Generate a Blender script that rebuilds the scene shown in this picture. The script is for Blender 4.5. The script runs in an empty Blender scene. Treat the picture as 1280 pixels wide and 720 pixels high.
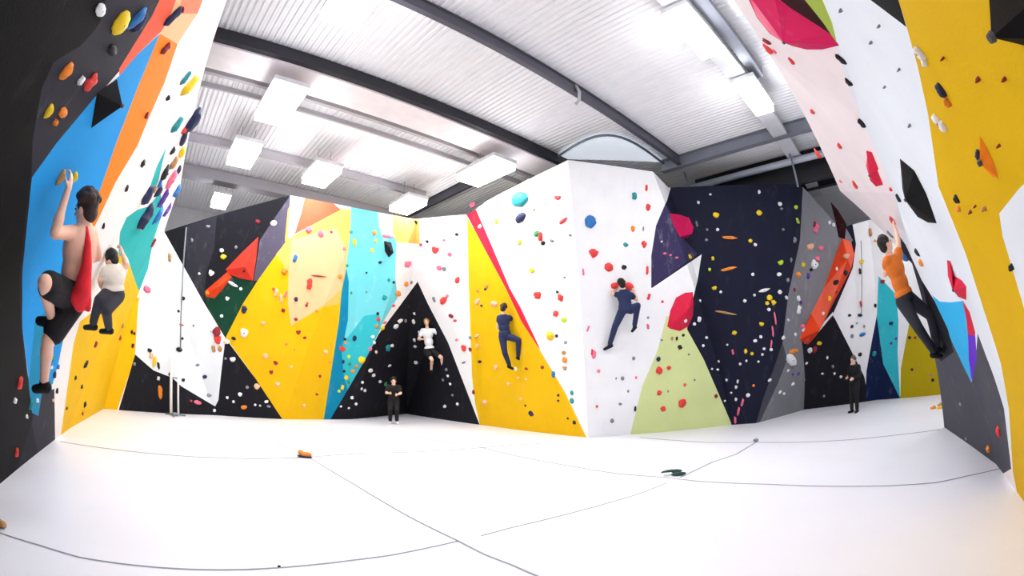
import bpy, bmesh, math, random
from mathutils import Vector, Matrix, noise
from mathutils.geometry import delaunay_2d_cdt
random.seed(7)
S = bpy.context.scene
COL = S.collection

# ---------------------------------------------------------------- camera (wide fisheye lens, frame 1280 x 720)
FPX, PITCH, CAMH, YAW = 593.5, 0.191, 1.45, math.radians(47)
cd = bpy.data.cameras.new('camera'); cam = bpy.data.objects.new('camera', cd); COL.objects.link(cam)
cd.type = 'PANO'
cd.sensor_width = 36.0; cd.sensor_fit = 'HORIZONTAL'; cd.lens = 16.0
cc = cd if hasattr(cd, 'panorama_type') else cd.cycles
cc.panorama_type = 'FISHEYE_EQUISOLID'
cc.fisheye_lens = FPX * 36.0 / 1280.0
cc.fisheye_fov = math.radians(200)
cd.clip_start = 0.02
cam.location = (0, 0, CAMH)
cam.rotation_euler = (math.pi/2 + PITCH, 0, YAW - math.pi/2)
S.camera = cam

# ---------------------------------------------------------------- world, exposure
W = bpy.data.worlds.new('world'); S.world = W; W.use_nodes = True
W.node_tree.nodes['Background'].inputs[0].default_value = (0.93, 0.95, 1.0, 1)
W.node_tree.nodes['Background'].inputs[1].default_value = 0.55
S.view_settings.view_transform = 'Standard'; S.view_settings.look = 'None'
S.view_settings.exposure = -0.1; S.view_settings.gamma = 1.0; S.view_settings.use_curve_mapping = False
LAMP_W = 30.0          # watts of one high-bay luminaire

# ---------------------------------------------------------------- measuring: pixel of the photograph <-> ray
CP, SP, CY, SY = math.cos(PITCH), math.sin(PITCH), math.cos(YAW), math.sin(YAW)
EYE = Vector((0, 0, CAMH))
def ray(x, y):
    X = x-640; Y = 360-y; r = math.hypot(X, Y)+1e-9; t = 2*math.asin(min(1, r/FPX/2))
    R, U, Fw = math.sin(t)*X/r, math.sin(t)*Y/r, math.cos(t)
    f = Fw*CP-U*SP; u = Fw*SP+U*CP
    return Vector((f*CY+R*SY, f*SY-R*CY, u))
def proj(p):
    p = Vector(p)-EYE
    R = p.x*SY-p.y*CY; f = p.x*CY+p.y*SY
    Fw = f*CP+p.z*SP; U = -f*SP+p.z*CP
    n = math.sqrt(R*R+Fw*Fw+U*U); t = math.acos(max(-1, min(1, Fw/n))); r = 2*FPX*math.sin(t/2); q = math.hypot(R, U)+1e-12
    return (640+r*R/q, 360-r*U/q)
def atz(x, y, z):
    d = ray(x, y); t = (z-CAMH)/d.z; return EYE+d*t
def atd(x, y, D): return EYE+ray(x, y)*D
def floor_pt(x, y): return atz(x, y, 0)

# ---------------------------------------------------------------- materials
def lin(c):
    if isinstance(c, str): c = tuple(int(c[i:i+2], 16)/255 for i in (0, 2, 4))
    return tuple((v/12.92 if v <= .04045 else ((v+.055)/1.055)**2.4) for v in c)+(1,)
MC = {}
def mat(name, c, rough=.6, metal=0, emit=0, mottle=.06, scale=3.0, scuff=0, scuffc='cfcfd6', bump=0, spec=.4):
    key = name
    if key in MC: return MC[key]
    m = bpy.data.materials.new(name); m.use_nodes = True; nt = m.node_tree; N = nt.nodes; L = nt.links
    b = N['Principled BSDF']; col = lin(c)
    b.inputs['Specular IOR Level'].default_value = spec
    b.inputs['Base Color'].default_value = col; b.inputs['Roughness'].default_value = rough; b.inputs['Metallic'].default_value = metal
    if emit:
        b.inputs['Emission Color'].default_value = col; b.inputs['Emission Strength'].default_value = emit
    tc = N.new('ShaderNodeTexCoord')
    src = None
    if mottle:
        nz = N.new('ShaderNodeTexNoise'); nz.inputs['Scale'].default_value = scale; nz.inputs['Detail'].default_value = 5
        L.new(tc.outputs['Object'], nz.inputs['Vector'])
        mr = N.new('ShaderNodeMapRange'); mr.inputs[1].default_value = .3; mr.inputs[2].default_value = .7
        mr.inputs[3].default_value = 1-mottle; mr.inputs[4].default_value = 1+mottle*.5
        L.new(nz.outputs[0], mr.inputs[0])
        mx = N.new('ShaderNodeVectorMath'); mx.operation = 'SCALE'; mx.inputs[0].default_value = col[:3]
        L.new(mr.outputs[0], mx.inputs['Scale']); src = mx.outputs[0]
    if scuff:
        n2 = N.new('ShaderNodeTexNoise'); n2.inputs['Scale'].default_value = scale*2.2; n2.inputs['Detail'].default_value = 9; n2.inputs['Roughness'].default_value = .72
        mp = N.new('ShaderNodeMapping'); mp.inputs['Scale'].default_value = (1.6, 1.6, .55)
        L.new(tc.outputs['Object'], mp.inputs[0]); L.new(mp.outputs[0], n2.inputs['Vector'])
        r2 = N.new('ShaderNodeMapRange'); r2.inputs[1].default_value = .56; r2.inputs[2].default_value = .78; r2.inputs[3].default_value = 0; r2.inputs[4].default_value = scuff
        L.new(n2.outputs[0], r2.inputs[0])
        mi = N.new('ShaderNodeMix'); mi.data_type = 'RGBA'
        L.new(r2.outputs[0], mi.inputs[0])
        if src: L.new(src, mi.inputs[6])
        else: mi.inputs[6].default_value = col
        mi.inputs[7].default_value = lin(scuffc); src = mi.outputs[2]
    if src: L.new(src, b.inputs['Base Color'])
    if bump:
        n3 = N.new('ShaderNodeTexNoise'); n3.inputs['Scale'].default_value = 60; L.new(tc.outputs['Object'], n3.inputs['Vector'])
        bp = N.new('ShaderNodeBump'); bp.inputs['Strength'].default_value = bump; bp.inputs['Distance'].default_value = .01
        L.new(n3.outputs[0], bp.inputs['Height']); L.new(bp.outputs[0], b.inputs['Normal'])
    MC[key] = m; return m

# ---------------------------------------------------------------- object helpers
def link(name, me, parent=None, **props):
    o = bpy.data.objects.new(name, me); COL.objects.link(o)
    if parent: o.parent = parent
    for k, v in props.items():
        if v: o[k] = v
    return o
def struct(name, me, parent=None):
    o = link(name, me, parent)
    if not parent: o['kind'] = 'structure'
    return o
def empty(name, loc, **props):
    o = link(name, None, None, **props); o.location = loc; o.empty_display_size = .1; return o
def bm_to(bm, m=None, smooth=False):
    me = bpy.data.meshes.new('m'); bm.normal_update(); bm.to_mesh(me); bm.free()
    for mm in (m if isinstance(m, (list, tuple)) else [m]):
        if mm: me.materials.append(mm)
    if smooth: me.polygons.foreach_set('use_smooth', [True]*len(me.polygons))
    return me
def add_box(bm, a, b, mi=0):
    x0, y0, z0 = a; x1, y1, z1 = b
    v = [bm.verts.new(p) for p in ((x0,y0,z0),(x1,y0,z0),(x1,y1,z0),(x0,y1,z0),(x0,y0,z1),(x1,y0,z1),(x1,y1,z1),(x0,y1,z1))]
    for f in ((3,2,1,0),(4,5,6,7),(0,1,5,4),(1,2,6,5),(2,3,7,6),(3,0,4,7)):
        bm.faces.new([v[i] for i in f]).material_index = mi
def box_me(a, b, m):
    bm = bmesh.new(); add_box(bm, a, b); return bm_to(bm, m)
def add_tube(bm, pts, r, n=10, cap=True):
    pts = [Vector(p) for p in pts]; rings = []
    rr = r if isinstance(r, (list, tuple)) else [r]*len(pts)
    for i, p in enumerate(pts):
        d = (pts[min(i+1, len(pts)-1)]-pts[max(i-1, 0)]).normalized()
        up = Vector((0, 0, 1)) if abs(d.z) < .9 else Vector((1, 0, 0))
        u = d.cross(up).normalized(); v = d.cross(u).normalized()
        rings.append([bm.verts.new(p+(u*math.cos(a)+v*math.sin(a))*rr[i]) for a in [2*math.pi*k/n for k in range(n)]])
    for a, b in zip(rings, rings[1:]):
        for k in range(n): bm.faces.new((a[k], a[(k+1) % n], b[(k+1) % n], b[k]))
    if cap:
        bm.faces.new(rings[0][::-1]); bm.faces.new(rings[-1])
def tube_me(pts, r, m, n=10):
    bm = bmesh.new(); add_tube(bm, pts, r, n); bmesh.ops.recalc_face_normals(bm, faces=bm.faces); return bm_to(bm, m, True)

# ---------------------------------------------------------------- the painted wall panels
# corner points of the panels (metres: X along the right wall, Y along the left wall)
P = dict(
 L0=(-2.12, -.6, 0), L1=(-1.985, 9, 0), P0=(-1.74, 13.02, 0), LT0=(-.29, -.6, 4.7), LT1=(-.11, 9, 4.7), T0=(-.36, 12.85, 4.7),
 P1=(1.71, 14.14, 0), P2=(3.83, 13.91, 0), P3=(6.24, 14.22, 0), P4=(9.4, 16.1, 0), P5=(9.28, 11.39, 0), P6=(8.98, 6.98, 0),
 P7=(9.95, 6.35, 0), P8=(12.22, 4.53, 0), P9=(12.49, 3.91, 0), P10=(15.84, 3.19, 0), P11=(17.32, .66, 0), P12=(16.2, -2.4, 0),
 T6=(7.56, 6.24, 6.3), T5=(7.88, 9.41, 6.3), T4=(8.19, 10.7, 6.3), T3=(7.1, 11.9, 6.2), T2=(5.4, 12.1, 6.2), T1=(3.1, 12.3, 6.2),
 T7=(9.44, 5.1, 6.3), T8=(10.6, 5.3, 6.3), T9=(12.65, 2.03, 6.3), T10=(14.5, 1.26, 5.35), T11=(14.8, .28, 5.5), T12=(14.6, -2.6, 5.5),
 E0=(9.5, -1.16, 0), RB1=(6.0, -1.56, 0), RB2=(-.6, -1.5, 0), E1=(9.5, -.63, 3.07), RC2=(5.2, -.3, 3.1), RC1=(4.4, -.13, 3.6), RC0=(-.6, -.13, 3.6),
 E2=(9.5, .157, 4.13), E3=(9.35, .65, 4.7), RT0=(-.6, .65, 4.7), RTk=(4.4, .65, 4.7),
 EB0=(9.75, -1.9, 0), EB1=(9.75, -1.9, 4.7))
P = {k: Vector(v) for k, v in P.items()}
WALLS = {   # wall object -> (paint set, triangles/planar quads, what to call the panel)
 'wall_left': ('L', [('L0', 'L1', 'LT1', 'LT0'), ('L1', 'P0', 'T0'), ('L1', 'T0', 'LT1')]),
 'wall_back': ('B', [('P0', 'P1', 'T0'), ('P1', 'T1', 'T0'), ('P1', 'P2', 'T1'), ('P2', 'T2', 'T1'), ('P2', 'P3', 'T2'),
                     ('P3', 'P4', 'T3'), ('P3', 'T3', 'T2'), ('P4', 'P5', 'T4'), ('P4', 'T4', 'T3')]),
 'wall_pillar': ('B', [('P5', 'P6', 'T6'), ('P5', 'T6', 'T5'), ('P5', 'T5', 'T4'), ('P6', 'P7', 'T7'), ('P6', 'T7', 'T6'), ('P7', 'P8', 'T7'), ('P8', 'T8', 'T7')]),
 'wall_far_right': ('B', [('P8', 'P9', 'T8'), ('P9', 'T9', 'T8'), ('P9', 'P10', 'T9'), ('P10', 'T10', 'T9'), ('P10', 'P11', 'T10'), ('P11', 'T11', 'T10'), ('P11', 'P12', 'T12'), ('P11', 'T12', 'T11')]),
 'wall_right': ('R', [('RB1', 'RB2', 'RC0'), ('RB1', 'RC0', 'RC1'), ('RB1', 'RC1', 'RC2'), ('E0', 'RB1', 'RC2'), ('E0', 'RC2', 'E1'),
                      ('RC0', 'RT0', 'RTk', 'RC1'), ('RC1', 'RTk', 'RC2'), ('RC2', 'RTk', 'E3'), ('RC2', 'E3', 'E2'), ('RC2', 'E2', 'E1')]),
}
def wm(n, c, **k): return mat('paint_'+n, c, **dict(dict(rough=.7, spec=.12, mottle=.05, scale=1.2, scuff=.16, scuffc='8a8a8e' if n in ('white','cream','pink_white','ice') else 'd8d8de', bump=.12), **k))
PM = dict(
 white=wm('white', 'eeeef0', scuff=.10), cream=wm('cream', 'f0ebe6', scuff=.10), pinkw=wm('pink_white', 'f1e6e8', scuff=.08), ice=wm('ice', 'e3eaf2', scuff=.08),
 black=wm('black', '09090c', scuff=.10, scuffc='5a5a64'), char=wm('charcoal', '1c1c23', scuff=.14, scuffc='77777f'), grey=wm('grey', '4c4c56', scuff=.3, scuffc='8d8d95'),
 slate=wm('slate', '2f2f38', scuff=.3, scuffc='85858f'), plum=wm('plum', '555062', scuff=.25), ash=wm('ash_grey', '808086', scuff=.6, scuffc='b8b8be'), violetd=wm('dark_violet', '3a3458', scuff=.3), navyk=wm('navy_black', '1b1d30', scuff=.14, scuffc='7a7a88'),
 navy=wm('navy', '142248'), blue=wm('blue', '1d96de', scuff=.08), sky=wm('sky_blue', '35b2ea', scuff=.06), cyan=wm('cyan', '35bccb', scuff=.25, scuffc='bfe9ee'), cyans=wm('sky_cyan', '6fd0dc', scuff=.5, scuffc='c4eef2', scale=.8), teal=wm('teal', '20aaaa', scuff=.3, scuffc='9fdcdc'), deep=wm('deep_blue', '0a86ae', scuff=.15),
 yellow=wm('yellow', 'e6b60e', scuff=.06), yellowr=wm('right_yellow', 'd9ae08', scuff=.08, scuffc='8c7208'), olive=wm('olive', 'b5a012', scuff=.1, scuffc='6c600c'), orange=wm('orange', 'f5861c', scuff=.08), salmon=wm('salmon', 'f08a66', scuff=.1), peach=wm('peach', 'f2bf8e', scuff=.25, scuffc='f5dcc0'), tan=wm('tan', 'd6a386', scuff=.2), paleo=wm('pale_orange', 'f6b860', scuff=.3, scuffc='fbe0b0'),
 red=wm('red', 'd93a2c', scuff=.08), coral=wm('coral', 'ef6347', scuff=.1), crimson=wm('crimson', 'd42545', scuff=.08), redor=wm('red_orange', 'e0421c', scuff=.1), green=wm('green', '12402f', scuff=.2), lime=wm('pale_green', 'd0da9a', scuff=.08), limeb=wm('leaf_green', 'a3b84e', scuff=.05),
 magenta=wm('magenta', 'cc1c58', scuff=.1), maroon=wm('maroon', '2c070c', scuff=.05), violet=wm('violet', '6b2cc8', scuff=.05), dotb=wm('pale_blue', 'a9d2ea', scuff=.2))
# (material, phrase for the place, outline in pixels of the photograph); later ones lie over earlier ones
PAINT = {'L': [
 ('cream', 'the cream stripe of the left wall', [(-200,-250),(420,-250),(420,700),(-200,700)]),
 ('char', 'the charcoal part of the left wall', [(110,-260),(210,-120),(212,-20),(205,5),(190,20),(150,88),(70,180),(40,222),(33,290),(28,340),(28,410),(35,470),(42,500),(50,492),(68,488),(68,560),(-200,800),(-300,-260)]),
 ('slate', 'the grey part of the left wall', [(132,-60),(210,-60),(205,5),(190,20),(150,88),(70,180),(40,222),(41,175),(52,112),(67,78),(100,58),(115,42),(125,28)]),
 ('black', 'the black edge of the left wall', [(-300,-260),(110,-260),(90,-40),(82,0),(67,50),(52,112),(41,175),(38,225),(30,290),(24,350),(27,420),(34,480),(42,520),(10,620),(-200,800)]),
 ('black', 'the black top corner of the left wall', [(83,0),(90,-60),(134,-60),(132,0),(125,28),(115,42),(100,58),(67,78),(53,108),(67,50)]),
 ('slate', 'the grey foot of the left wall', [(42,505),(50,492),(68,486),(69,549),(48,570),(40,530)]),
 ('coral', 'the red stripe of the left wall', [(214,-30),(232,-30),(224,5),(201,40),(172,68),(149,95),(149,86),(190,20)]),
 ('blue', 'the blue panel of the left wall', [(200,42),(188,78),(165,128),(145,180),(122,247),(108,280),(96,340),(84,400),(74,450),(66,480),(50,492),(45,500),(37,485),(28,410),(28,340),(33,290),(40,222),(70,180),(120,120),(149,95),(172,68)]),
 ('deep', 'the blue foot of the left wall', [(44,400),(56,390),(60,430),(56,470),(48,520),(40,516),(36,480),(40,440)]),  # darker blue strip paints in the shadow beside the climber's leg
 ('peach', 'the orange stripe of the left wall', [(228,-20),(258,-20),(247,17),(222,55),(190,75),(200,42),(212,22)]),  # peach paints in how light lifts the upper orange
 ('salmon', 'the salmon top of the left wall', [(232,-30),(262,-30),(252,4),(247,17),(224,17)]),
 ('orange', 'the orange stripe of the left wall', [(200,42),(222,55),(213,82),(205,105),(188,143),(172,182),(145,227),(124,272),(110,300),(108,280),(122,247),(145,180),(172,110)]),
 ('yellow', 'the yellow foot of the left wall', [(152,306),(166,342),(178,372),(174,400),(166,440),(152,514),(130,520),(75,552),(85,480),(92,430),(100,402),(118,388),(132,350)]),
 ('teal', 'the teal patch of the left wall', [(150,290),(158,272),(172,262),(186,258),(200,240),(205,262),(192,300),(186,330),(179,372),(172,360),(160,325),(148,318)]),
 ('teal', 'the teal streak of the left wall', [(208,184),(204,200),(198,226),(188,250),(186,238),(196,208)]),
],
'B': [
 ('white', 'the white part of the back wall', [(60,120),(640,120),(700,700),(60,700)]),
 ('white', 'the white front of the pillar', [(560,120),(880,120),(940,640),(560,640)]),
 ('navyk', 'the dark wall right of the pillar', [(846,160),(1200,160),(1200,600),(914,600),(914,529),(858,410),(862,390),(872,350),(877,318),(815,360),(814,320),(820,282),(834,250),(838,236)]),
 ('violetd', 'the violet corner beside the pillar', [(814,360),(814,320),(820,282),(832,254),(856,300),(872,318),(850,334)]),
 ('char', 'the dark top of the back wall', [(205,289),(290,262),(364,243),(362,298),(322,351),(304,379),(282,423),(253,375)]),
 ('slate', 'the grey column of the back wall', [(232,282),(271,270),(268,310),(258,340),(255,378),(232,338)]),
 ('plum', 'the plum patch of the back wall', [(325,300),(345,270),(364,243),(361,298),(322,351),(317,351)]),
 ('green', 'the dark green triangle of the back wall', [(256,372),(290,346),(318,353),(304,380),(282,422),(262,390)]),
 ('yellow', 'the yellow corner of the left wall', [(120,390),(172,372),(178,372),(170,443),(146,514),(120,520)]),
 ('ice', 'the white triangle by the left corner', [(205,289),(253,375),(282,423),(278,453),(273,500),(269,508),(227,483),(215,472),(192,463),(169,443),(173,378),(190,320)]),
 ('char', 'the black foot of the back wall', [(169,443),(192,463),(215,472),(227,483),(269,508),(273,500),(278,453),(282,423),(320,474),(359,529),(270,530),(145,524)]),
 ('yellow', 'the big yellow panel of the back wall', [(360,298),(375,290),(440,262),(439,290),(432,340),(427,365),(426,400),(420,430),(415,460),(403,535),(357,530),(320,474),(282,422),(304,379),(322,351)]),
 ('paleo', 'the pale orange panel of the back wall', [(361,298),(375,290),(425,261),(440,262),(439,290),(433,335),(426,362),(424,380),(402,384),(364,345),(345,318)]),  # orange made paler, putting the strong light into its colour
 ('peach', 'the peach panel of the back wall', [(364,300),(420,285),(433,312),(430,345),(426,362),(402,384),(364,407),(360,380),(361,340)]),  # peach tone also carries the light fading of the panel top
 ('white', 'the white top strip of the back wall', [(363,235),(386,235),(383,249),(366,296),(360,299),(362,262)]),
 ('coral', 'the coral triangle of the back wall', [(384,235),(394,235),(426,262),(400,276),(368,293),(376,268)]),
 ('paleo', 'the thin orange edge of the back wall', [(360,262),(363,256),(360,299),(356,302)]),
 ('cyans', 'the cyan panel of the back wall', [(439,250),(497,255),(496,300),(494,345),(497,372),(476,408),(456,452),(438,490),(411,535),(403,535),(415,460),(426,400),(432,335),(438,290)]),
 ('cyan', 'the cyan foot of the back wall', [(455,395),(474,392),(476,410),(456,452),(438,490),(420,510),(424,470),(428,430),(440,415)]),
 ('dotb', 'the pale blue top of the back wall', [(472,262),(490,262),(492,296),(480,302),(474,285)]),
 ('paleo', 'the orange block of the back wall', [(491,262),(524,268),(525,305),(496,303),(491,292)]),
 ('deep', 'the deep blue strip of the back wall', [(433,335),(436,352),(435,400),(427,440),(430,472),(436,492),(411,535),(403,535),(414,465),(424,400),(427,365)]),
 ('char', 'the black triangle left of the pillar', [(522,352),(500,382),(473,418),(458,447),(413,524),(411,540),(605,545),(600,532),(560,428),(535,380)]),
 ('yellow', 'the yellow left side of the pillar', [(584,272),(608,312),(632,360),(652,402),(672,433),(706,490),(737,555),(598,545),(600,532),(594,505),(590,471),(586,360)]),
 ('crimson', 'the red stripe of the pillar', [(582,266),(595,262),(616,310),(637,360),(651,385),(676,438),(672,433),(652,402),(632,360),(608,315)]),
 ('lime', 'the pale green panel of the pillar', [(833,395),(860,395),(859,412),(880,450),(914,529),(916,545),(786,552),(788,542),(803,482),(822,438),(828,415)]),
 ('ash', 'the grey panel of the dark wall', [(1004,225),(1052,275),(1066,300),(1052,322),(1030,368),(1002,425),(1008,470),(1006,540),(940,540),(966,480),(978,430),(985,370),(1000,300)]),
 ('grey', 'the grey wedge of the dark wall', [(978,428),(984,450),(972,480),(950,527),(944,533),(954,498),(968,458)]),
 ('white', 'the white wall behind the right corner', [(1062,260),(1220,240),(1200,560),(1100,560),(1080,470),(1041,393),(1066,335),(1070,305)]),
 ('white', 'the thin white edge beside the red volume', [(1041,390),(1043,396),(1018,424),(1013,422)]),
 ('char', 'the black triangle of the far right wall', [(1041,394),(1058,428),(1081,473),(1084,530),(1004,540),(1006,470),(1003,430),(1014,426)]),
 ('navy', 'the navy triangle of the far right wall', [(1096,394),(1104,455),(1126,497),(1126,520),(1081,520),(1083,464),(1090,425)]),
 ('cyan', 'the cyan panel of the far right wall', [(1098,345),(1120,368),(1123,400),(1122,440),(1125,498),(1104,455),(1096,396)]),
 ('olive', 'the yellow triangle of the far right wall', [(1137,402),(1156,418),(1184,470),(1190,520),(1125,520),(1126,460)]),
],
'R': [
 ('pinkw', 'the white part of the right wall', [(700,-400),(1600,-400),(1600,900),(700,900)]),
 ('ice', 'the white lower panel of the right wall', [(1020,-60),(1030,0),(1045,60),(1060,105),(1078,153),(1100,200),(1118,245),(1128,300),(1150,350),(1175,400),(1240,560),(1330,560),(1330,-60)]),
 ('magenta', 'the magenta patch of the right wall', [(915,-60),(936,0),(946,22),(962,42),(975,50),(992,58),(1008,62),(1028,62),(1049,57),(1040,44),(1010,24),(988,10),(970,-4),(950,-60)]),
 ('maroon', 'the maroon patch of the right wall', [(950,-60),(970,-4),(988,10),(1010,24),(1040,44),(1048,57),(1030,30),(1006,0),(985,-60)]),
 ('limeb', 'the green patch of the right wall', [(985,-60),(1006,0),(1030,30),(1046,54),(1040,28),(1028,0),(1012,-60)]),
 ('yellowr', 'the yellow face of the right wall', [(1110,-60),(1123,0),(1133,33),(1140,58),(1147,83),(1160,143),(1173,233),(1207,317),(1237,410),(1251,455),(1261,511),(1266,590),(1300,760),(1500,760),(1500,-60)]),
 ('ice', 'the white edge of the yellow wall', [(1330,180),(1272,238),(1249,267),(1253,295),(1265,335),(1280,385),(1320,450),(1400,450),(1400,180)]),
 ('black', 'the black top of the right wall', [(1060,-60),(1088,0),(1112,18),(1133,34),(1123,0),(1112,-60)]),
 ('grey', 'the grey foot of the right wall', [(1130,330),(1165,372),(1180,400),(1215,478),(1220,445),(1222,417),(1242,470),(1255,511),(1264,586),(1240,600),(1160,560),(1150,440)]),
 ('sky', 'the light blue patch of the right wall', [(1165,369),(1175,377),(1188,378),(1204,376),(1211,400),(1215,440),(1214,478),(1192,432)]),
 ('crimson', 'the magenta stripe of the right wall', [(1203,375),(1212,390),(1219,415),(1219,425),(1210,422),(1208,400)]),
 ('violet', 'the violet stripe of the right wall', [(1210,418),(1219,420),(1221,445),(1215,479),(1211,450)]),
 ('char', 'the dark edge of the right wall', [(1122,292),(1132,306),(1152,350),(1168,376),(1185,412),(1192,440),(1176,452),(1158,420),(1138,360)]),
]}
def dense(poly, step=24):
    out = []
    for i, a in enumerate(poly):
        b = poly[(i+1) % len(poly)]; n = max(1, int(math.hypot(b[0]-a[0], b[1]-a[1])/step))
        out += [(a[0]+(b[0]-a[0])*k/n, a[1]+(b[1]-a[1])*k/n) for k in range(n)]
    return out
def ccw(p):
    s = sum(p[i][0]*p[(i+1) % len(p)][1]-p[(i+1) % len(p)][0]*p[i][1] for i in range(len(p)))
    return p if s > 0 else p[::-1]
def inpoly(x, y, poly):
    c = False; j = len(poly)-1
    for i in range(len(poly)):
        xi, yi = poly[i]; xj, yj = poly[j]
        if (yi > y) != (yj > y) and x < (xj-xi)*(y-yi)/(yj-yi)+xi: c = not c
        j = i
    return c
FACETS = []      # (wall, [corners], normal towards the room, plane const)
def build_wall(name, pset, faces):
    verts, faces_o, mids = [], [], []
    mats = []; vidx = {}
    paints = PAINT[pset]
    for f in faces:
        c = [P[k] for k in f]
        n = (c[1]-c[0]).cross(c[2]-c[0]).normalized()
        if n.dot(EYE-c[0]) < 0: n = -n
        FACETS.append((name, c, n, n.dot(c[0])))
        edge = []
        for i, a in enumerate(c):
            b = c[(i+1) % len(c)]; k = max(6, int((b-a).length/.5))
            edge += [proj(a.lerp(b, j/k)) for j in range(k)]
        edge = [(x, -y) for x, y in edge]
        xs = [p[0] for p in edge]; ys = [p[1] for p in edge]
        box = (min(xs), max(xs), min(ys), max(ys))
        polys = [ccw(edge)]; ids = [-1]
        for pi, (mn, ph, poly) in enumerate(paints):
            q = [(x, -y) for x, y in dense(poly)]
            qx = [p[0] for p in q]; qy = [p[1] for p in q]
            if max(qx) < box[0] or min(qx) > box[1] or max(qy) < box[2] or min(qy) > box[3]: continue
            polys.append(ccw(q)); ids.append(pi)
        V, F = [], []
        for q in polys:
            F.append(list(range(len(V), len(V)+len(q)))); V += [Vector(p) for p in q]
        ov, oe, of, _, _, off = delaunay_2d_cdt(V, [], F, 1, 1e-4)
        for tri, src in zip(of, off):
            if 0 not in src: continue
            cx = sum(ov[i].x for i in tri)/len(tri); cy = -sum(ov[i].y for i in tri)/len(tri)
            top = max([ids[s] for s in src if s > 0], default=0)
            mn = paints[top][0]
            if mn not in mats: mats.append(mn)
            idx = []
            for i in tri:
                key = (round(ov[i].x, 3), round(ov[i].y, 3), )
                d = ray(ov[i].x, -ov[i].y); t = n.dot(c[0]-EYE)/n.dot(d)
                p = EYE+d*t
                kk = (round(p.x, 3), round(p.y, 3), round(p.z, 3))
                if kk not in vidx: vidx[kk] = len(verts); verts.append(p)
                idx.append(vidx[kk])
            if len(set(idx)) < 3: continue
            a, b, c3 = (verts[i] for i in idx[:3])
            if (b-a).cross(c3-a).dot(n) < 0: idx = idx[::-1]
            faces_o.append(idx); mids.append(mats.index(mn))
    me = bpy.data.meshes.new(name); me.from_pydata([tuple(v) for v in verts], [], faces_o)
    for mn in mats: me.materials.append(PM[mn])
    me.polygons.foreach_set('material_index', mids); me.update()
    o = struct(name, me)
    so = o.modifiers.new('s', 'SOLIDIFY'); so.thickness = .05; so.offset = -1
    return o
for wn, (ps, fs) in WALLS.items(): build_wall(wn, ps, fs)

def hit(x, y, only=None):
    """nearest wall panel point behind a pixel -> point, normal, panel"""
    d = ray(x, y); best = None
    for (w, c, n, k) in FACETS:
        if only and w not in only: continue
        nd = n.dot(d)
        if nd > -1e-4: continue
        t = (k-n.dot(EYE))/nd
        if t < .1 or (best and t > best[0]): continue
        p = EYE+d*t
        ok = True; s = 0
        for i in range(len(c)):
            e = (c[(i+1) % len(c)]-c[i]).cross(p-c[i]).dot(n)
            if abs(e) < 1e-4: continue
            if s == 0: s = 1 if e > 0 else -1
            elif (e > 0) != (s > 0): ok = False; break
        if ok: best = (t, p, n, w)
    return best[1:] if best else None
def hit_near(x, y):
    """as hit(), but a pixel just beyond a panel's edge falls on the plane of the nearest panel"""
    q = hit(x, y)
    if q: return q
    for r in range(2, 40, 2):
        for k in range(8):
            q = hit(x+r*math.cos(k*.785), y+r*math.sin(k*.785))
            if q:
                d = ray(x, y); t = (q[0]-EYE).dot(q[1])/q[1].dot(d); return EYE+d*t, q[1], q[2]
def place_of(x, y, w):
    if w.startswith('the '): return w
    ps = WALLS[w][0]; ph = PAINT[ps][0][1]
    for mn, p, poly in PAINT[ps]:
        if inpoly(x, y, poly): ph = p
    return ph

# wood edges / outer shell of the hall
bm = bmesh.new(); add_box(bm, (-8, -6, -.25), (21, 19, -.02)); struct('floor_slab', bm_to(bm, mat('concrete', '8c8c8c')))
shell = mat('shell_white', 'dcdce0', rough=.7)
struct('wall_outer_back', box_me((-8, 18.8, 0), (21, 19, 7.6), shell))
struct('wall_outer_right', box_me((20.8, -6, 0), (21, 18.8, 7.6), shell))
struct('wall_outer_left', box_me((-8.2, -6, 0), (-8, 19, 7.6), shell))
struct('wall_outer_front', box_me((-8, -6.2, 0), (21, -6, 7.6), shell))
# end return of the right wall
bm = bmesh.new()
vs = [bm.verts.new(P[k]) for k in ('E0', 'E1', 'E2', 'E3')]+[bm.verts.new((9.5, -2.2, 4.7)), bm.verts.new((9.5, -2.2, 0))]
bm.faces.new(vs); struct('wall_right_return', bm_to(bm, PM['char']))
# ---------------------------------------------------------------- floor: white vinyl matting with seams
MATW = mat('mat_vinyl', 'e6e6ee', rough=.42, mottle=.025, scale=.8)
SEAM = mat('mat_seam', '9c9ca6', rough=.6, mottle=0); SEAMD = mat('mat_seam_dark', '8c8c96', rough=.7, mottle=0)
bm = bmesh.new(); add_box(bm, (-8, -6, -.02), (21, 19, 0)); floor = struct('floor', bm_to(bm, MATW))
def seam(pts, w, m, z=.0025):
    q = [floor_pt(*p) if len(p) == 2 else Vector(p) for p in pts]
    bm = bmesh.new(); prev = None
    for i, p in enumerate(q):
        d = (q[min(i+1, len(q)-1)]-q[max(i-1, 0)]).normalized(); s = Vector((-d.y, d.x, 0))*w/2
        a = bm.verts.new((p.x+s.x, p.y+s.y, z)); b = bm.verts.new((p.x-s.x, p.y-s.y, z))
        if prev: bm.faces.new((prev[1], b, a, prev[0]))
        prev = (a, b)
    return bm_to(bm, m)
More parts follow.
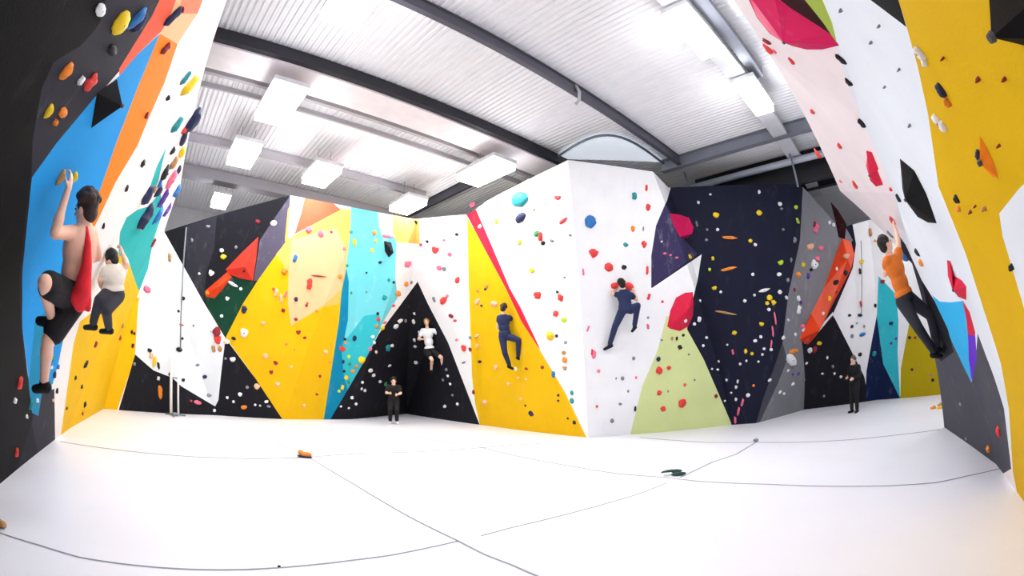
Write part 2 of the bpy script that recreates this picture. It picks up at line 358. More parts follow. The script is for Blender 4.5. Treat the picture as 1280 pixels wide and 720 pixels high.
seams = [([(75,552),(190,567),(240,571),(320,573.5),(378,572),(418,569),(455,566.5),(520,565),(600,560),(640,556.5),(675,554.5)], .05, SEAMD),
 ([(0,666.5),(50,682),(100,697),(170,707),(240,712),(310,712),(349,709.8),(440,700.5),(490,694),(573,676.5)],   .024, SEAMD),
 ([(601,670),(640,659.5),(700,645),(760,629),(800,617),(833,604)], .022, SEAM), ([(850,597),(890,578),(920,568),(945,553)], .04, SEAM),
 ([(345,554),(385,571),(440,604),(513,647),(573,676.5),(605,693),(640,706.5),(680,724)],   .024, SEAMD),
 ([(513,545),(585,556.5),(600,559),(640,569),(700,580.5),(770,592),(833,597)], .045, SEAM), ([(833,597),(875,602),(960,605.5),(1070,608),(1110,607.5),(1170,603.5),(1210,595),(1258,584)], .035, SEAMD),
 ([(800,547),(880,553),(945,553),(1000,553),(1060,550),(1120,544),(1175,537)], .06, SEAMD)]
for i, (pts, w, m) in enumerate(seams): struct('floor_trim', seam(pts, w, m))

# ---------------------------------------------------------------- roof: corrugated sheet, beams, pipes
ROOFZ = 7.3
SHEET = mat('roof_sheet', 'f0f0f2', rough=.5, mottle=.03)
bm = bmesh.new(); x = -8.0; rows = []; pitch = .13
while x < 21:
    for dx, dz in ((0, 0), (.045, 0), (.065, .028), (.11, .028)):
        rows.append((bm.verts.new((x+dx, -6, ROOFZ+dz)), bm.verts.new((x+dx, 19, ROOFZ+dz))))
    x += pitch
for a, b in zip(rows, rows[1:]): bm.faces.new((a[0], a[1], b[1], b[0]))
struct('ceiling', bm_to(bm, SHEET))
BEAM = mat('beam_grey', '3c3c44', rough=.45, mottle=.05); BEAMW = mat('beam_white', 'ece4e6', rough=.5, mottle=.08); GALV = mat('galvanised', '8c909c', rough=.4, metal=.3); DARKB = mat('beam_dark', '17181f', rough=.5)
def beam(name, a, b, m): return struct(name, box_me(a, b, m))
def ibeam(name, a, b, h, w, m, axis):
    """an I-section along x or y: a = start (centre of the bottom flange), b = end coordinate"""
    bm = bmesh.new(); x, y, z = a; t = .02
    for (o0, o1, z0, z1) in ((-w/2, w/2, z, z+t), (-.012, .012, z+t, z+h-t), (-w/2, w/2, z+h-t, z+h)):
        if axis == 'x': add_box(bm, (x, y+o0, z0), (b, y+o1, z1))
        else: add_box(bm, (x+o0, y, z0), (x+o1, b, z1))
    return struct(name, bm_to(bm, m))
ibeam('ceiling_beam', (-6, 5.03, 7.02), 11, .27, .11, mat('beam_mid_grey', '565662', rough=.45), 'x')                 # purlin over the middle of the picture
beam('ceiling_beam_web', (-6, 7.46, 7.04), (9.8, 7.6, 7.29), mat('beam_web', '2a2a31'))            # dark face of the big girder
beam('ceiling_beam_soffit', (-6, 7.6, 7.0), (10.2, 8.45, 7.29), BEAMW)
ibeam('ceiling_beam', (-6, 8.8, 7.1), 9.2, .2, .1, mat('beam_light_grey', 'b5b1b6'), 'x')
ibeam('ceiling_beam', (-6, 9.45, 7.16), 9.2, .12, .06, mat('beam_light_grey', 'b5b1b6'), 'x')
ibeam('ceiling_beam', (-6, 12.1, 7.06), 7.5, .23, .12, mat('beam_light_grey', 'b5b1b6'), 'x')
beam('ceiling_beam_soffit', (-6, 14.3, 6.96), (8.2, 14.75, 7.29), mat('beam_mid', 'b0adb4'))
ibeam('ceiling_beam', (7.9, 9.9, 6.98), 14, .3, .1, BEAM, 'y')
ibeam('ceiling_beam', (10.95, -4, 6.95), 5.6, .34, .2, GALV, 'y')
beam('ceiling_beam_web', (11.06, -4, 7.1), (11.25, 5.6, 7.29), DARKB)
ibeam('ceiling_beam', (15.08, -4, 6.95), 4.5, .34, .22, DARKB, 'y')
struct('ceiling_pipe', tube_me([(12.3, -4, 6.86), (12.3, 6.3, 6.86)], .1, mat('pipe_grey', 'b8c0d0', rough=.35, metal=.2)))
q = atz(715, 122, 7.0); struct('ceiling_clamp', tube_me([(q.x, 5.03, 7.3), (q.x, 4.93, 7.05), (q.x, 4.95, 6.85), (q.x, 5.05, 6.8)], .035, mat('clamp', 'b9b9bd')))
# dark panel painting in the shadow under the roof, above the dark wall
beam('ceiling_shadow_panel', (12.75, -1, 6.35), (12.9, 5.4, 7.29), DARKB)
for y0 in (5.35, 2.05): struct('ceiling_hanger', tube_me([(11.9, y0, 7.25), (12.25, y0, 6.6), (12.3, y0, 6.1)], .03, GALV))
# tray along the ceiling that carries the right-hand lights
TRAY = mat('tray_white', 'd9dbe0', rough=.4)
bm = bmesh.new(); add_box(bm, (1, 1.78, 6.98), (16, 2.18, 7.0)); add_box(bm, (1, 1.78, 7.0), (16, 1.8, 7.1)); add_box(bm, (1, 2.16, 7.0), (16, 2.18, 7.1)); struct('ceiling_tray', bm_to(bm, TRAY))
bm = bmesh.new(); add_box(bm, (5.0, 1.5, 7.08), (8.3, 1.74, 7.28)); struct('ceiling_tray_cover', bm_to(bm, GALV))
# curved hoop of the roof light over the pillar
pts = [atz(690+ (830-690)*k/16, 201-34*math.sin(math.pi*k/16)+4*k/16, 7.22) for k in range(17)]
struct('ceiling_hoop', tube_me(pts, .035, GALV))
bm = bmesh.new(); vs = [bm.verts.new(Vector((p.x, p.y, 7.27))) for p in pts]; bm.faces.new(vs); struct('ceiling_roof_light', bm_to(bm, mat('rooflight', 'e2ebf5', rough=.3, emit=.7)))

# ---------------------------------------------------------------- luminaires
LH = mat('lamp_housing', 'd8d8dc', rough=.4); LE = mat('lamp_lens', 'ffffff', emit=24, mottle=0)
def luminaire(x, y, z, sx, sy, label, watts=None, hidden=False):
    t = empty('ceiling_light', (x, y, z), label=label, category='ceiling light', group='high-bay ceiling lights')
    bm = bmesh.new(); add_box(bm, (-sx/2, -sy/2, 0), (sx/2, sy/2, .1)); add_box(bm, (-sx*.3, -sy*.3, .1), (sx*.3, sy*.3, .17)); link('housing', bm_to(bm, LH), t)
    bm = bmesh.new(); add_box(bm, (-sx/2+.03, -sy/2+.03, -.16), (sx/2-.03, sy/2-.03, -.001)); link('lens', bm_to(bm, LE), t)
    for s in (-1, 1):
        link('hanger_wire', tube_me([(s*sx*.25, 0, .17), (s*sx*.25, 0, max(.2, 7.28-z))], .008, GALV, 6), t)
    ld = bpy.data.lights.new('lamp', 'AREA'); ld.shape = 'RECTANGLE'; ld.size = sx; ld.size_y = sy; ld.energy = watts or LAMP_W; ld.color = (.97, .98, 1.0)
    lo = bpy.data.objects.new('lamp', ld); COL.objects.link(lo); lo.parent = t; lo.location = (0, 0, -.18)
    return t
def lum_px(px, py, z, sx, sy, label, **k):
    p = atz(px, py, z); return luminaire(p.x, p.y, z, sx, sy, label, **k)
lum_px(868, 38, 6.86, 1.35, .5, 'white box light on the ceiling tray at the top of the frame, nearer the camera', watts=75)
lum_px(943, 118, 6.86, 1.3, .5, 'white box light on the ceiling tray beside the top edge of the right wall', watts=75)
lum_px(350, 127, 6.6, .75, 1.5, 'large bright panel light left of centre beyond the dark girder', watts=60)
lum_px(440, 2, 6.8, .7, 1.0, 'bright panel light cut by the top edge of the frame, above the girder')
lum_px(607, 212, 6.6, .75, 1.5, 'bright panel light left of the pillar top', watts=60)
lum_px(305, 190, 6.6, .75, 1.3, 'bright panel light above the dark top of the back wall', watts=60)
lum_px(402, 216, 6.6, .75, 1.3, 'bright panel light in the middle of the far row, above the coral triangle', watts=60)
lum_px(510, 254, 6.6, .7, 1.2, 'bright panel light at the right end of the far row, above the cyan panel', watts=60)
lum_px(276, 249, 6.6, .6, 1.1, 'small panel light lowest at the left, just over the dark wall top', watts=60)
for x, y, z, w in ((1.0, 2.2, 6.8, 30), (-4.5, 2, 6.8, 30), (13.2, -2.2, 6.2, 110), (4.5, .2, 6.8, 28)):  # unseen lamps, added to even the light and brighten the far right corner
    luminaire(x, y, z, .7, 1.2, 'added unseen fill light in panel form', watts=w)['group'] = 'added fill lights out of view'
# ---------------------------------------------------------------- climbing volumes (big bolted-on shapes)
NEWF = []
def volume(label, poly, apex, h, pm, cat_='climbing volume', name='climbing_volume', pm2=None, only=None, ridge=None, say=None):
    pts = []
    for (x, y) in poly:
        q = hit(x, y, only) or hit_near(x, y)
        if q: pts.append(q)
    qa = hit(*apex, only) or hit_near(*apex); n = qa[1]
    org = qa[0]
    base = [q[0]+n*.002-org for q in pts]
    aps = [qa[0]+n*h-org]
    if ridge:
        qb = hit_near(*ridge); aps.append(qb[0]+qb[1]*h-org)
    bm = bmesh.new(); vb = [bm.verts.new(p) for p in base]; va = [bm.verts.new(p) for p in aps]
    k = len(vb)
    near = [min(range(len(aps)), key=lambda j: (aps[j]-p).length) for p in base]
    for i in range(k):
        j = (i+1) % k
        f = bm.faces.new((vb[i], vb[j], va[near[i]]))
        f2 = bm.faces.new((vb[j], va[near[j]], va[near[i]])) if near[i] != near[j] else None
        if pm2:
            m = (base[i]+base[j])/2-aps[near[i]]
            mi = 1 if m.dot(n.cross(Vector((0, 0, 1)))) < 0 else 0
            f.material_index = mi
            if f2: f2.material_index = mi
    bm.faces.new(vb[::-1])
    bmesh.ops.recalc_face_normals(bm, faces=bm.faces)
    o = link(name, bm_to(bm, [PM[pm]]+([PM[pm2]] if pm2 else [])), label=label, category=cat_); o.location = org
    if say:
        for pg in o.data.polygons:
            if len(pg.vertices) > 3: continue
            c = [o.data.vertices[j].co+org for j in pg.vertices]
            NEWF.append((say, c, pg.normal.copy(), pg.normal.dot(c[0])))
    # bolt heads, one per volume
    bb = bmesh.new(); bmesh.ops.create_cone(bb, cap_ends=True, segments=10, radius1=.018, radius2=.014, depth=.02)
    b = link('bolt', bm_to(bb, mat('bolt_steel', '55565c', metal=.8, rough=.35, mottle=0)), o); b.location = aps[0]
    b.rotation_mode = 'QUATERNION'; b.rotation_quaternion = n.to_track_quat('Z', 'Y')
    return o
volume('black faceted volume on the blue panel of the left wall', [(146,99),(147,131),(132,145),(114,160),(121,116),(135,106)], (136,120), .16, 'black')
volume('large red triangular volume on the dark part of the back wall', [(323,296),(320,325),(316,351),(300,348),(287,343),(282,337),(302,316)], (305,332), .3, 'red', say='the large red volume')
volume('narrow red-orange volume below the large red triangular one', [(284,340),(290,346),(278,362),(268,373),(257,371),(257,363),(270,352)], (271,358), .22, 'redor', say='the narrow red-orange volume')
volume('small black four-sided volume on the cyan panel', [(480,301),(489,303),(492,316),(486,322),(481,314)], (486,311), .2, 'char')
volume('magenta volume high on the violet corner beside the pillar', [(837,267),(850,268),(861,272),(867,284),(865,292),(858,298),(850,296),(841,283)], (855,282), .25, 'magenta', say='the magenta volume beside the pillar')
volume('large pink-red volume on top of the pale green panel', [(838,388),(845,372),(856,366),(866,365),(867,380),(866,395),(860,408),(850,414),(838,411),(834,408)], (855,385), .3, 'crimson', say='the pink-red volume')
volume('long red and orange ridge volume on the far right wall', [(1053,297),(1064,303),(1068,318),(1064,336),(1042,378),(1019,421),(1010,431),(999,424),(1014,392),(1030,360),(1044,320)], (1054,322), .35, 'redor', pm2='coral', ridge=(1016,408), say='the long red ridge volume')
volume('dark red volume under the roof at the right corner', [(1038,252),(1047,262),(1058,280),(1056,300),(1048,296),(1044,276)], (1050,280), .1, 'maroon')
volume('large magenta volume cut by the top edge of the right wall', [(937,-4),(946,22),(962,42),(975,50),(992,58),(1008,61),(1028,61),(1047,56),(1036,43),(1010,25),(985,10),(968,-4)], (992,38), .16, 'magenta', say='the large magenta volume')
volume('large black pointed volume on the white part of the right wall', [(1125,198),(1143,213),(1158,242),(1171,279),(1160,278),(1147,271),(1135,252),(1128,236)], (1145,240), .14, 'black')
volume('upright red teardrop volume beside the black pointed one', [(1083,188),(1090,190),(1098,210),(1104,231),(1095,233),(1088,226),(1083,208)], (1092,214), .08, 'crimson')
volume('magenta flame-shaped volume low on the right wall', [(1184,325),(1188,326),(1193,345),(1202,350),(1208,358),(1208,375),(1198,371),(1190,360),(1185,345)], (1198,358), .07, 'crimson')
volume('orange spear-shaped volume on the yellow face of the right wall', [(1225,170),(1233,184),(1241,200),(1248,223),(1240,220),(1231,206),(1226,190)], (1234,196), .06, 'orange', say='the orange spear volume')
volume('black volume in the top right corner of the yellow face', [(1236,-8),(1240,8),(1247,22),(1253,40),(1263,52),(1270,46),(1286,58),(1310,50),(1300,-8)], (1270,20), .15, 'black')

# ---------------------------------------------------------------- climbing holds
HC = dict(k=('black','1b1b22'), w=('white','e9e9ec'), r=('red','e4413d'), p=('pink','ee6f8e'), m=('dark red','8c2430'), y=('yellow','edc91c'), o=('orange','f08a2c'),
 g=('green','2f8a50'), l=('lime green','b9d832'), b=('blue','2f74b8'), n=('navy','20284e'), t=('teal','1f8f96'), c=('grey','7f858c'), e=('peach','eeb694'), v=('purple','5d3a96'), s=('tan','b98a58'))
HM = {k: mat('hold_'+v[0].replace(' ', '_'), v[1], rough=.55, mottle=.08, scale=14, bump=.2, spec=.3) for k, v in HC.items()}
def hold_shape(kind, seed):
    rnd = random.Random(seed); bm = bmesh.new()
    bmesh.ops.create_icosphere(bm, subdivisions=1 if kind == 'facet' else 3, radius=1)
    off = Vector((rnd.random()*9, rnd.random()*9, rnd.random()*9))
    for v in bm.verts:
        p = v.co.copy()
        if kind == 'facet': p *= 1+.25*noise.noise(p*1.3+off)
        elif kind == 'round': p *= 1+.3*noise.noise(p*1.4+off)+.12*noise.noise(p*3.7+off); p.z *= 1-.25*math.exp(-6*(p.x**2+(p.y-.1)**2))
        elif kind == 'jug': p *= 1+.3*noise.noise(p*1.7+off); p.y += .35*p.x*p.x-.15; p.z *= 1-.5*math.exp(-5*((p.y-.35)**2+p.x*p.x*.6))
        elif kind == 'crimp': p.x *= 1.05; p.z = p.z*.8*(1-.45*p.y) ; p *= 1+.28*noise.noise(p*2+off)
        elif kind == 'pinch': p *= 1+.3*noise.noise(p*2+off); p.x *= 1-.35*math.exp(-4*p.y*p.y); p.z *= 1+.2*abs(p.y)
        elif kind == 'ripple': p *= 1+.09*math.sin(p.x*9)*math.cos(p.y*8+1)
        p.z = max(p.z, -.12); v.co = p
    return bm_to(bm, None, kind != 'facet')
KINDS = ['round', 'jug', 'crimp', 'pinch', 'facet', 'round', 'jug', 'ripple']
BASE = {}
def hold_mesh(kind, seed, col):
    key = (kind, seed, col)
    if key not in BASE:
        me = hold_shape(kind, seed); me.materials.append(HM[col]); me.name = 'hold_'+kind; BASE[key] = me
    return BASE[key]
BOLT = None
HOLDS = """
125,12,16,12,w;150,28,20,26,y;170,22,12,26,b;173,27,14,22,n;140,62,16,10,k;82,88,12,22,o;112,102,14,22,r;100,100,7,12,w;60,138,9,18,y;78,140,12,13,o;68,152,5,8,o;215,20,10,24,n;206,60,8,14,m;227,12,5,5,m
236,106,12,30,y;231,97,6,18,t;209,122,5,6,k;183,144,6,8,m;220,155,10,22,t;239,150,14,26,n;231,160,6,16,r;229,172,16,12,n;178,204,8,12,k;158,235,6,9,k;129,282,6,7,k;75,221,8,22,s;92,221,8,14,y
215,188,6,8,k;227,190,14,11,y;216,203,8,14,s;206,215,11,16,k;213,224,12,18,p;223,212,10,8,n;197,238,7,14,n;183,243,11,22,n;192,236,5,9,s;203,247,8,22,v;180,270,15,30,n;178,281,9,11,y;186,268,8,8,s;196,270,7,18,b;191,303,8,10,m;200,228,8,10,b;220,238,8,14,b;208,262,6,18,v
119,430,5,8,m;107,455,7,9,k;94,472,4,6,k;102,483,4,5,k;106,505,5,7,k;103,517,4,5,m;83,510,3,5,k;137,407,5,5,s;153,407,5,5,s;150,422,4,6,m;166,432,4,6,k;165,415,4,6,k;18,500,5,9,w;24,478,7,20,r;46,500,6,6,w;33,520,4,6,w;38,505,6,16,t;20,565,5,14,r
66,448,7,10,t;68,468,8,10,n;62,478,7,9,t;71,488,7,8,k;72,458,6,7,b;64,459,5,6,w;66,500,5,5,e
277,313,5,5,w;279,321,7,6,y;295,309,4,5,c;264,341,7,7,w;249,342,3,3,w;342,279,8,7,w;260,283,6,4,c;322,277,6,5,m;291,355,13,4,w;301,361,4,4,w;284,373,5,5,w;259,366,7,6,o;305,339,3,3,k;212,322,6,11,s;184,362,9,8,p;229,373,5,5,k;240,300,4,6,c
223,389,4,4,k;227,406,7,3,r;242,407,3,3,c;228,423,4,4,k;224,437,8,6,k;277,395,4,4,w;305,387,9,9,n;329,404,5,5,e;305,416,10,11,w;292,423,6,4,k;284,427,7,6,w;358,430,4,4,o;332,445,7,6,e;344,453,5,4,m;339,465,5,5,m;347,480,6,5,e;291,449,7,6,w;282,448,4,4,c;321,483,7,7,e;333,502,6,4,w;336,508,5,3,c;319,506,3,3,w;325,507,3,3,w;305,509,7,5,o;300,493,5,5,w;309,484,4,4,c;284,497,4,4,w;292,502,4,4,w;268,513,4,4,w;247,456,6,4,c;256,471,6,5,n;261,494,7,4,c;247,503,9,5,p;239,501,3,3,r;168,455,4,5,c;198,473,5,5,w;178,476,3,4,n;213,468,6,6,k;229,475,5,5,k;200,490,7,16,o;168,417,3,5,k;166,433,4,5,m;187,438,6,5,k;189,445,7,7,e;193,452,6,13,y;198,457,4,9,k
271,415,10,12,m;272,424,9,11,r;267,436,6,9,s;275,436,6,9,s;264,412,4,5,w;282,428,6,4,e
386,287,8,8,p;401,292,7,8,p;414,290,4,4,r;430,311,4,5,p;369,323,6,10,b;356,339,10,8,o;387,355,9,14,r;398,345,18,2,m;425,346,6,7,o;370,374,5,5,n;345,366,6,10,e;351,373,5,11,e;357,368,4,9,p;342,361,4,4,r;384,379,3,3,r;439,290,4,4,t;443,303,5,9,y;468,291,5,6,o;470,301,4,5,y;465,313,4,5,y;485,295,14,4,p;475,328,5,4,k;458,341,3,3,k;458,365,3,3,c;486,350,4,5,t;492,353,4,4,k;481,372,6,6,t;434,332,4,4,g;439,366,3,4,g;526,306,4,4,r;510,330,7,8,p;508,355,5,6,o;514,353,3,5,c;498,367,6,6,o;534,302,4,4,k;544,312,9,8,r;555,300,4,4,p;549,335,7,7,p;555,336,5,5,c;542,373,4,4,c;555,375,7,8,r;520,278,6,4,k
431,424,4,4,n;432,428,4,4,o;428,436,8,6,r;443,423,6,8,n;429,452,4,6,n;437,455,4,4,g;441,464,5,5,o;430,464,4,4,k;452,450,8,9,y;433,472,5,5,y;436,478,4,4,g;428,484,5,6,y;424,489,4,4,l;436,446,4,5,l;446,458,5,5,s;472,392,4,5,k;473,399,5,5,r;478,410,5,5,y;466,421,5,5,w;463,436,5,6,p;471,408,5,5,s;468,428,4,5,w;481,403,4,4,p;492,382,4,4,r;500,401,5,5,w;495,408,5,6,w;507,401,3,4,c;517,402,4,6,w;518,392,3,4,w;511,383,3,3,k;485,435,6,7,t;490,432,4,4,w;470,440,4,4,w;487,457,4,4,w;463,463,5,5,w;467,469,4,4,w;453,478,4,4,w;452,486,3,4,w;456,488,3,4,w;475,477,4,4,w;482,480,3,5,g;440,497,4,4,w;445,505,4,4,w;426,508,3,3,w;436,510,3,3,w;520,453,5,4,w;524,415,4,4,w;518,425,4,5,w;519,433,5,4,w;556,508,4,4,w;560,470,3,4,w;554,475,3,4,c;558,462,3,4,c;563,480,3,4,w;566,494,3,4,c;572,505,3,4,w
354,388,5,5,m;383,382,4,4,m;370,399,5,4,m;396,389,5,4,o;373,415,6,5,m;381,422,5,4,m;357,430,3,4,o;368,437,3,4,o;407,440,5,5,e;345,454,5,4,m;400,470,4,4,m;396,493,5,3,m;380,507,4,4,e;364,459,4,4,e;412,452,4,4,o
554,376,8,10,r;559,370,4,4,p;543,376,4,4,c;564,395,6,5,m;569,401,5,4,r;580,435,6,8,r;588,437,4,6,m;588,422,4,5,c;580,453,6,3,c;597,363,4,5,o;607,361,4,4,n;597,377,6,7,e;602,382,3,3,n;596,420,5,5,e;597,432,5,5,e;600,452,6,4,k;620,459,5,6,e;618,380,9,9,e;658,461,4,3,m;678,459,4,4,m;645,461,5,5,w;648,473,3,4,e;658,474,3,3,e;636,480,4,5,e;606,503,6,7,e;592,490,3,6,m;652,499,4,5,e;657,507,3,3,k;664,517,6,6,n;698,494,3,3,k;698,501,3,3,k;692,468,5,8,b;710,523,3,3,k;718,528,4,5,k;715,491,4,6,t;715,501,5,7,t;571,425,4,4,p
672,369,9,9,r;701,372,8,8,r;697,365,4,4,k;695,392,7,7,r;705,400,7,6,l;688,420,9,11,y;696,420,4,5,k;707,428,4,4,c;705,441,5,5,s;706,450,6,7,o;706,460,5,5,s;735,411,3,8,p;740,440,3,8,r;650,249,20,18,t;651,272,13,11,n;621,277,5,6,l;668,262,3,4,s;697,247,8,5,r;704,276,10,5,r;671,292,7,7,g;676,296,6,11,r;679,304,5,5,k;690,301,6,4,c;713,294,3,3,c;650,303,5,5,l;665,338,6,6,y;706,347,3,3,c;571,293,5,4,k;572,350,6,7,r;582,318,4,4,e;608,358,5,5,o;591,256,6,7,p;600,283,4,5,w;562,318,5,5,p
738,277,14,16,b;793,245,8,9,t;742,316,11,10,r;761,334,11,11,r;780,334,6,6,k;782,306,6,5,t;791,286,6,7,o;808,235,4,8,r;810,259,7,8,r;804,286,2,7,c;805,305,6,8,r;809,338,4,11,r;729,340,3,9,p;769,357,10,8,r;786,358,13,10,r;827,302,3,3,w;831,317,4,3,p;838,319,4,3,p;846,322,5,3,p;862,321,5,6,y;871,280,4,7,c;884,287,4,4,c;891,323,5,5,y;887,337,4,5,l;895,269,9,8,y;873,253,4,5,w;888,243,4,3,w;883,300,4,4,c;768,366,9,4,p
742,443,7,10,p;748,464,5,5,p;792,448,4,5,c;778,473,5,6,c;770,473,2,4,c;795,472,3,4,p;785,489,3,4,c;775,505,5,4,c;765,526,5,5,c;746,508,3,3,r;794,511,3,7,n;823,449,6,7,n;827,425,4,3,c;824,463,8,9,r;836,460,6,6,r;824,491,6,6,r;829,511,7,6,r;853,504,9,11,r;856,481,4,5,r;895,495,4,5,m;835,489,2,4,c;868,475,3,3,c;861,443,3,3,c;840,423,4,5,s;846,423,3,5,k;854,419,4,4,k;850,434,6,5,k;828,377,4,4,r;811,371,5,8,r;810,397,3,3,c;810,408,4,7,p;857,401,4,5,w
949,266,8,8,y;975,255,5,5,w;977,261,4,3,c;995,259,5,5,l;997,276,5,5,l;949,240,4,6,w;897,287,4,4,w;912,297,18,4,o;911,336,20,4,o;938,301,5,5,y;944,306,5,5,w;979,287,4,4,c;976,328,7,6,l;893,360,6,5,y;901,365,4,4,w;941,343,4,4,w;974,343,6,5,w;955,363,13,4,w;993,300,4,7,c;989,325,3,7,c;931,376,5,5,w;962,372,7,7,y;967,378,6,6,y;959,379,5,5,y;961,387,5,5,w;943,369,4,4,w;875,376,4,4,w;874,399,5,7,w;868,405,4,4,w;907,391,26,3,s;918,416,6,5,y;952,405,6,5,y;883,422,4,4,w;879,432,4,4,w;909,431,3,3,w;916,440,4,7,p;932,439,4,6,y;940,442,5,5,y;944,426,5,4,w;951,421,4,4,w;955,436,4,4,w;953,443,4,4,w;964,437,4,4,w;898,452,6,4,w;890,461,3,3,w;897,462,4,3,w;925,455,4,4,w;933,451,3,4,w;948,452,3,3,w;908,475,3,4,w;922,477,3,6,w;920,484,4,5,w;914,491,3,3,w;906,501,3,3,w;920,499,4,5,w;935,494,5,5,w;942,482,4,4,o;962,475,4,4,w;969,398,3,16,p;966,414,3,14,p;964,430,3,10,p;928,503,4,10,p;923,514,4,10,p;919,525,4,9,p
989,450,16,13,w;992,439,11,6,o;985,400,4,4,w;979,422,4,5,w;994,418,4,5,w;998,387,5,11,w;1003,408,6,6,p;1008,426,6,6,r;1012,438,7,8,w;1018,437,6,9,m;1024,429,6,5,y;1034,447,3,5,w;1008,454,4,4,w;991,480,4,4,w;1005,475,3,4,c;1028,467,4,3,w;1041,458,3,4,c;1043,467,3,4,w;1051,471,4,4,w;980,492,4,4,w;975,490,4,5,w;985,463,3,4,w;993,461,3,5,c;998,467,3,4,v;991,468,3,4,v;1066,455,5,7,w;1067,446,5,5,p;1030,495,3,3,c
1020,285,7,13,p;1018,280,4,7,m;1013,308,9,8,e;1026,310,6,6,p;1018,330,9,11,w;1022,323,6,6,p;998,343,6,7,o;1004,331,6,6,y;1014,337,4,4,k;1037,278,4,6,w;1042,281,4,5,w;998,373,5,7,w;983,372,5,5,w;975,365,6,6,w;1001,378,4,5,v;993,362,4,5,m;1010,345,5,7,v;985,350,4,5,c
1045,353,7,6,k;1057,341,6,6,k;1046,336,3,5,w;1037,373,5,6,y;1058,320,8,6,e;1045,365,4,4,k;1029,392,4,5,w;1004,412,5,7,w
1088,290,6,10,s;1094,301,4,4,o;1077,327,6,6,y;1075,339,4,8,k;1076,380,4,8,r;1062,394,5,4,k;1075,394,6,4,k;1065,408,4,4,k;1071,404,3,3,c;1094,382,4,6,k;1078,418,8,5,b;1114,404,6,5,n;1103,352,6,5,m;1075,443,5,5,k;1114,429,4,4,v;1120,423,4,4,v;1093,442,5,7,t;1137,422,4,4,k;1144,422,4,4,m;1150,421,4,4,k;1163,468,5,5,s;1166,475,4,4,k;1140,462,4,4,k;1150,455,3,3,s;1065,420,4,5,c;1080,408,3,5,c
961,61,9,9,r;969,64,5,4,p;959,51,5,8,m;990,76,7,5,r;1052,73,6,12,k;1061,102,6,9,k;1078,153,7,12,k;1016,139,6,6,r;1050,182,8,7,r;1023,192,7,8,r;1069,230,7,7,r;1051,226,3,4,p;1052,12,3,3,c;1100,32,3,3,c;1090,52,3,3,c;1125,86,2,3,c;1107,108,2,3,c;1138,156,3,4,c;1114,236,4,6,r
1151,65,8,18,w;1156,76,8,10,w;1178,112,9,18,n;1186,127,5,12,o;1172,148,6,16,w;1180,157,8,14,w;1177,154,4,12,v;1224,98,4,6,m;1257,98,4,6,m;1180,72,3,3,m;1250,181,3,5,m;1224,192,8,11,n;1197,248,6,12,k;1199,260,6,8,o;1214,264,3,5,m;1220,257,3,4,m;1232,260,4,7,s;1266,333,5,10,k;1124,247,4,12,k;1147,315,4,13,k;1152,328,6,11,o;1116,275,9,7,r;1249,539,6,17,r;1236,561,5,11,o;1201,505,5,5,c;1208,548,3,4,c;1113,292,3,9,c;1130,318,9,13,b
"""
FACETS += NEWF
SW = [('tiny', 5.5), ('small', 9), ('medium', 14), ('large', 99)]
recs = []
for tok in HOLDS.replace('\n', ';').split(';'):
    if not tok.strip(): continue
    a = tok.split(','); x, y, w, h = map(float, a[:4]); c = a[4]
    q = hit_near(x, y)
    if not q:
        continue
    p, n, wall = q
    u = Vector((0, 0, 1)).cross(n)
    u = u.normalized() if u.length > .05 else Vector((1, 0, 0)); v = n.cross(u)
    D = (p-EYE).length
    pw = proj(p+u*.1); p0 = proj(p); ph = proj(p+v*.1)
    s = .1/max(1e-3, max(abs(pw[0]-p0[0]), .4*math.hypot(pw[0]-p0[0], pw[1]-p0[1])))        # metres per pixel along the panel
    t = .1/max(1e-3, max(abs(ph[1]-p0[1]), .4*math.hypot(ph[0]-p0[0], ph[1]-p0[1])))
    base = D/FPX
    rx = w/2*min(s, base*2.2); ry = h/2*min(t, base*2.2)
    k_ = .8 if D < 7 else 1.0; rx *= k_; ry *= k_
    rz = min(.14, max(.03, .5*min(rx, ry)+.012))
    shape = 'wide' if w >= 1.7*h else ('upright' if h >= 1.55*w else 'round')
    m_ = max(rx, ry)*2
    size = 'tiny' if m_ < .11 else 'small' if m_ < .19 else 'medium-sized' if m_ < .32 else 'large'
    recs.append(dict(x=x, y=y, w=w, h=h, c=c, p=p, n=n, u=u, v=v, r=(rx, ry, rz), wall=wall, shape=shape, size=size, place=place_of(x, y, wall)))
recs.sort(key=lambda r: -r['w']*r['h']*(1.15 if r['h'] > 6 else 1)); rest = recs[297:]; recs = recs[:297]
from collections import defaultdict
gr = defaultdict(list)
for r in recs: gr[(r['size'], r['shape'], r['c'], r['place'])].append(r)
ORD = ['lowest']+[w+' lowest' for w in 'second third fourth fifth sixth seventh eighth ninth tenth'.split()]
for key, rs in gr.items():
    rs.sort(key=lambda r: -r['y']); k = len(rs)
    sh = {'wide': 'bar-shaped ', 'upright': 'upright ', 'round': ''}[key[1]]
    for i, r in enumerate(rs):
        lab = f"{key[0]} {sh}{HC[key[2]][0]} hold on {key[3]}"
        if k > 1:
            if k > 12:   # a crowd: halves by side first
                med = sorted(q['x'] for q in rs)[k//2]; side = 'left' if r['x'] < med else 'right'
                sub = [q for q in rs if (q['x'] < med) == (r['x'] < med)]; j = sub.index(r)
                lab += f", {side} half, " + (ORD[j] if j < 10 else f"number {j+1} upwards")
            else:
                j = k-1-i
                lab += ', ' + ('topmost' if j == 0 else ORD[i] if i < 10 else 'second from the top')
        r['label'] = lab
        if len(lab.split()) > 15: print('LONG', lab)
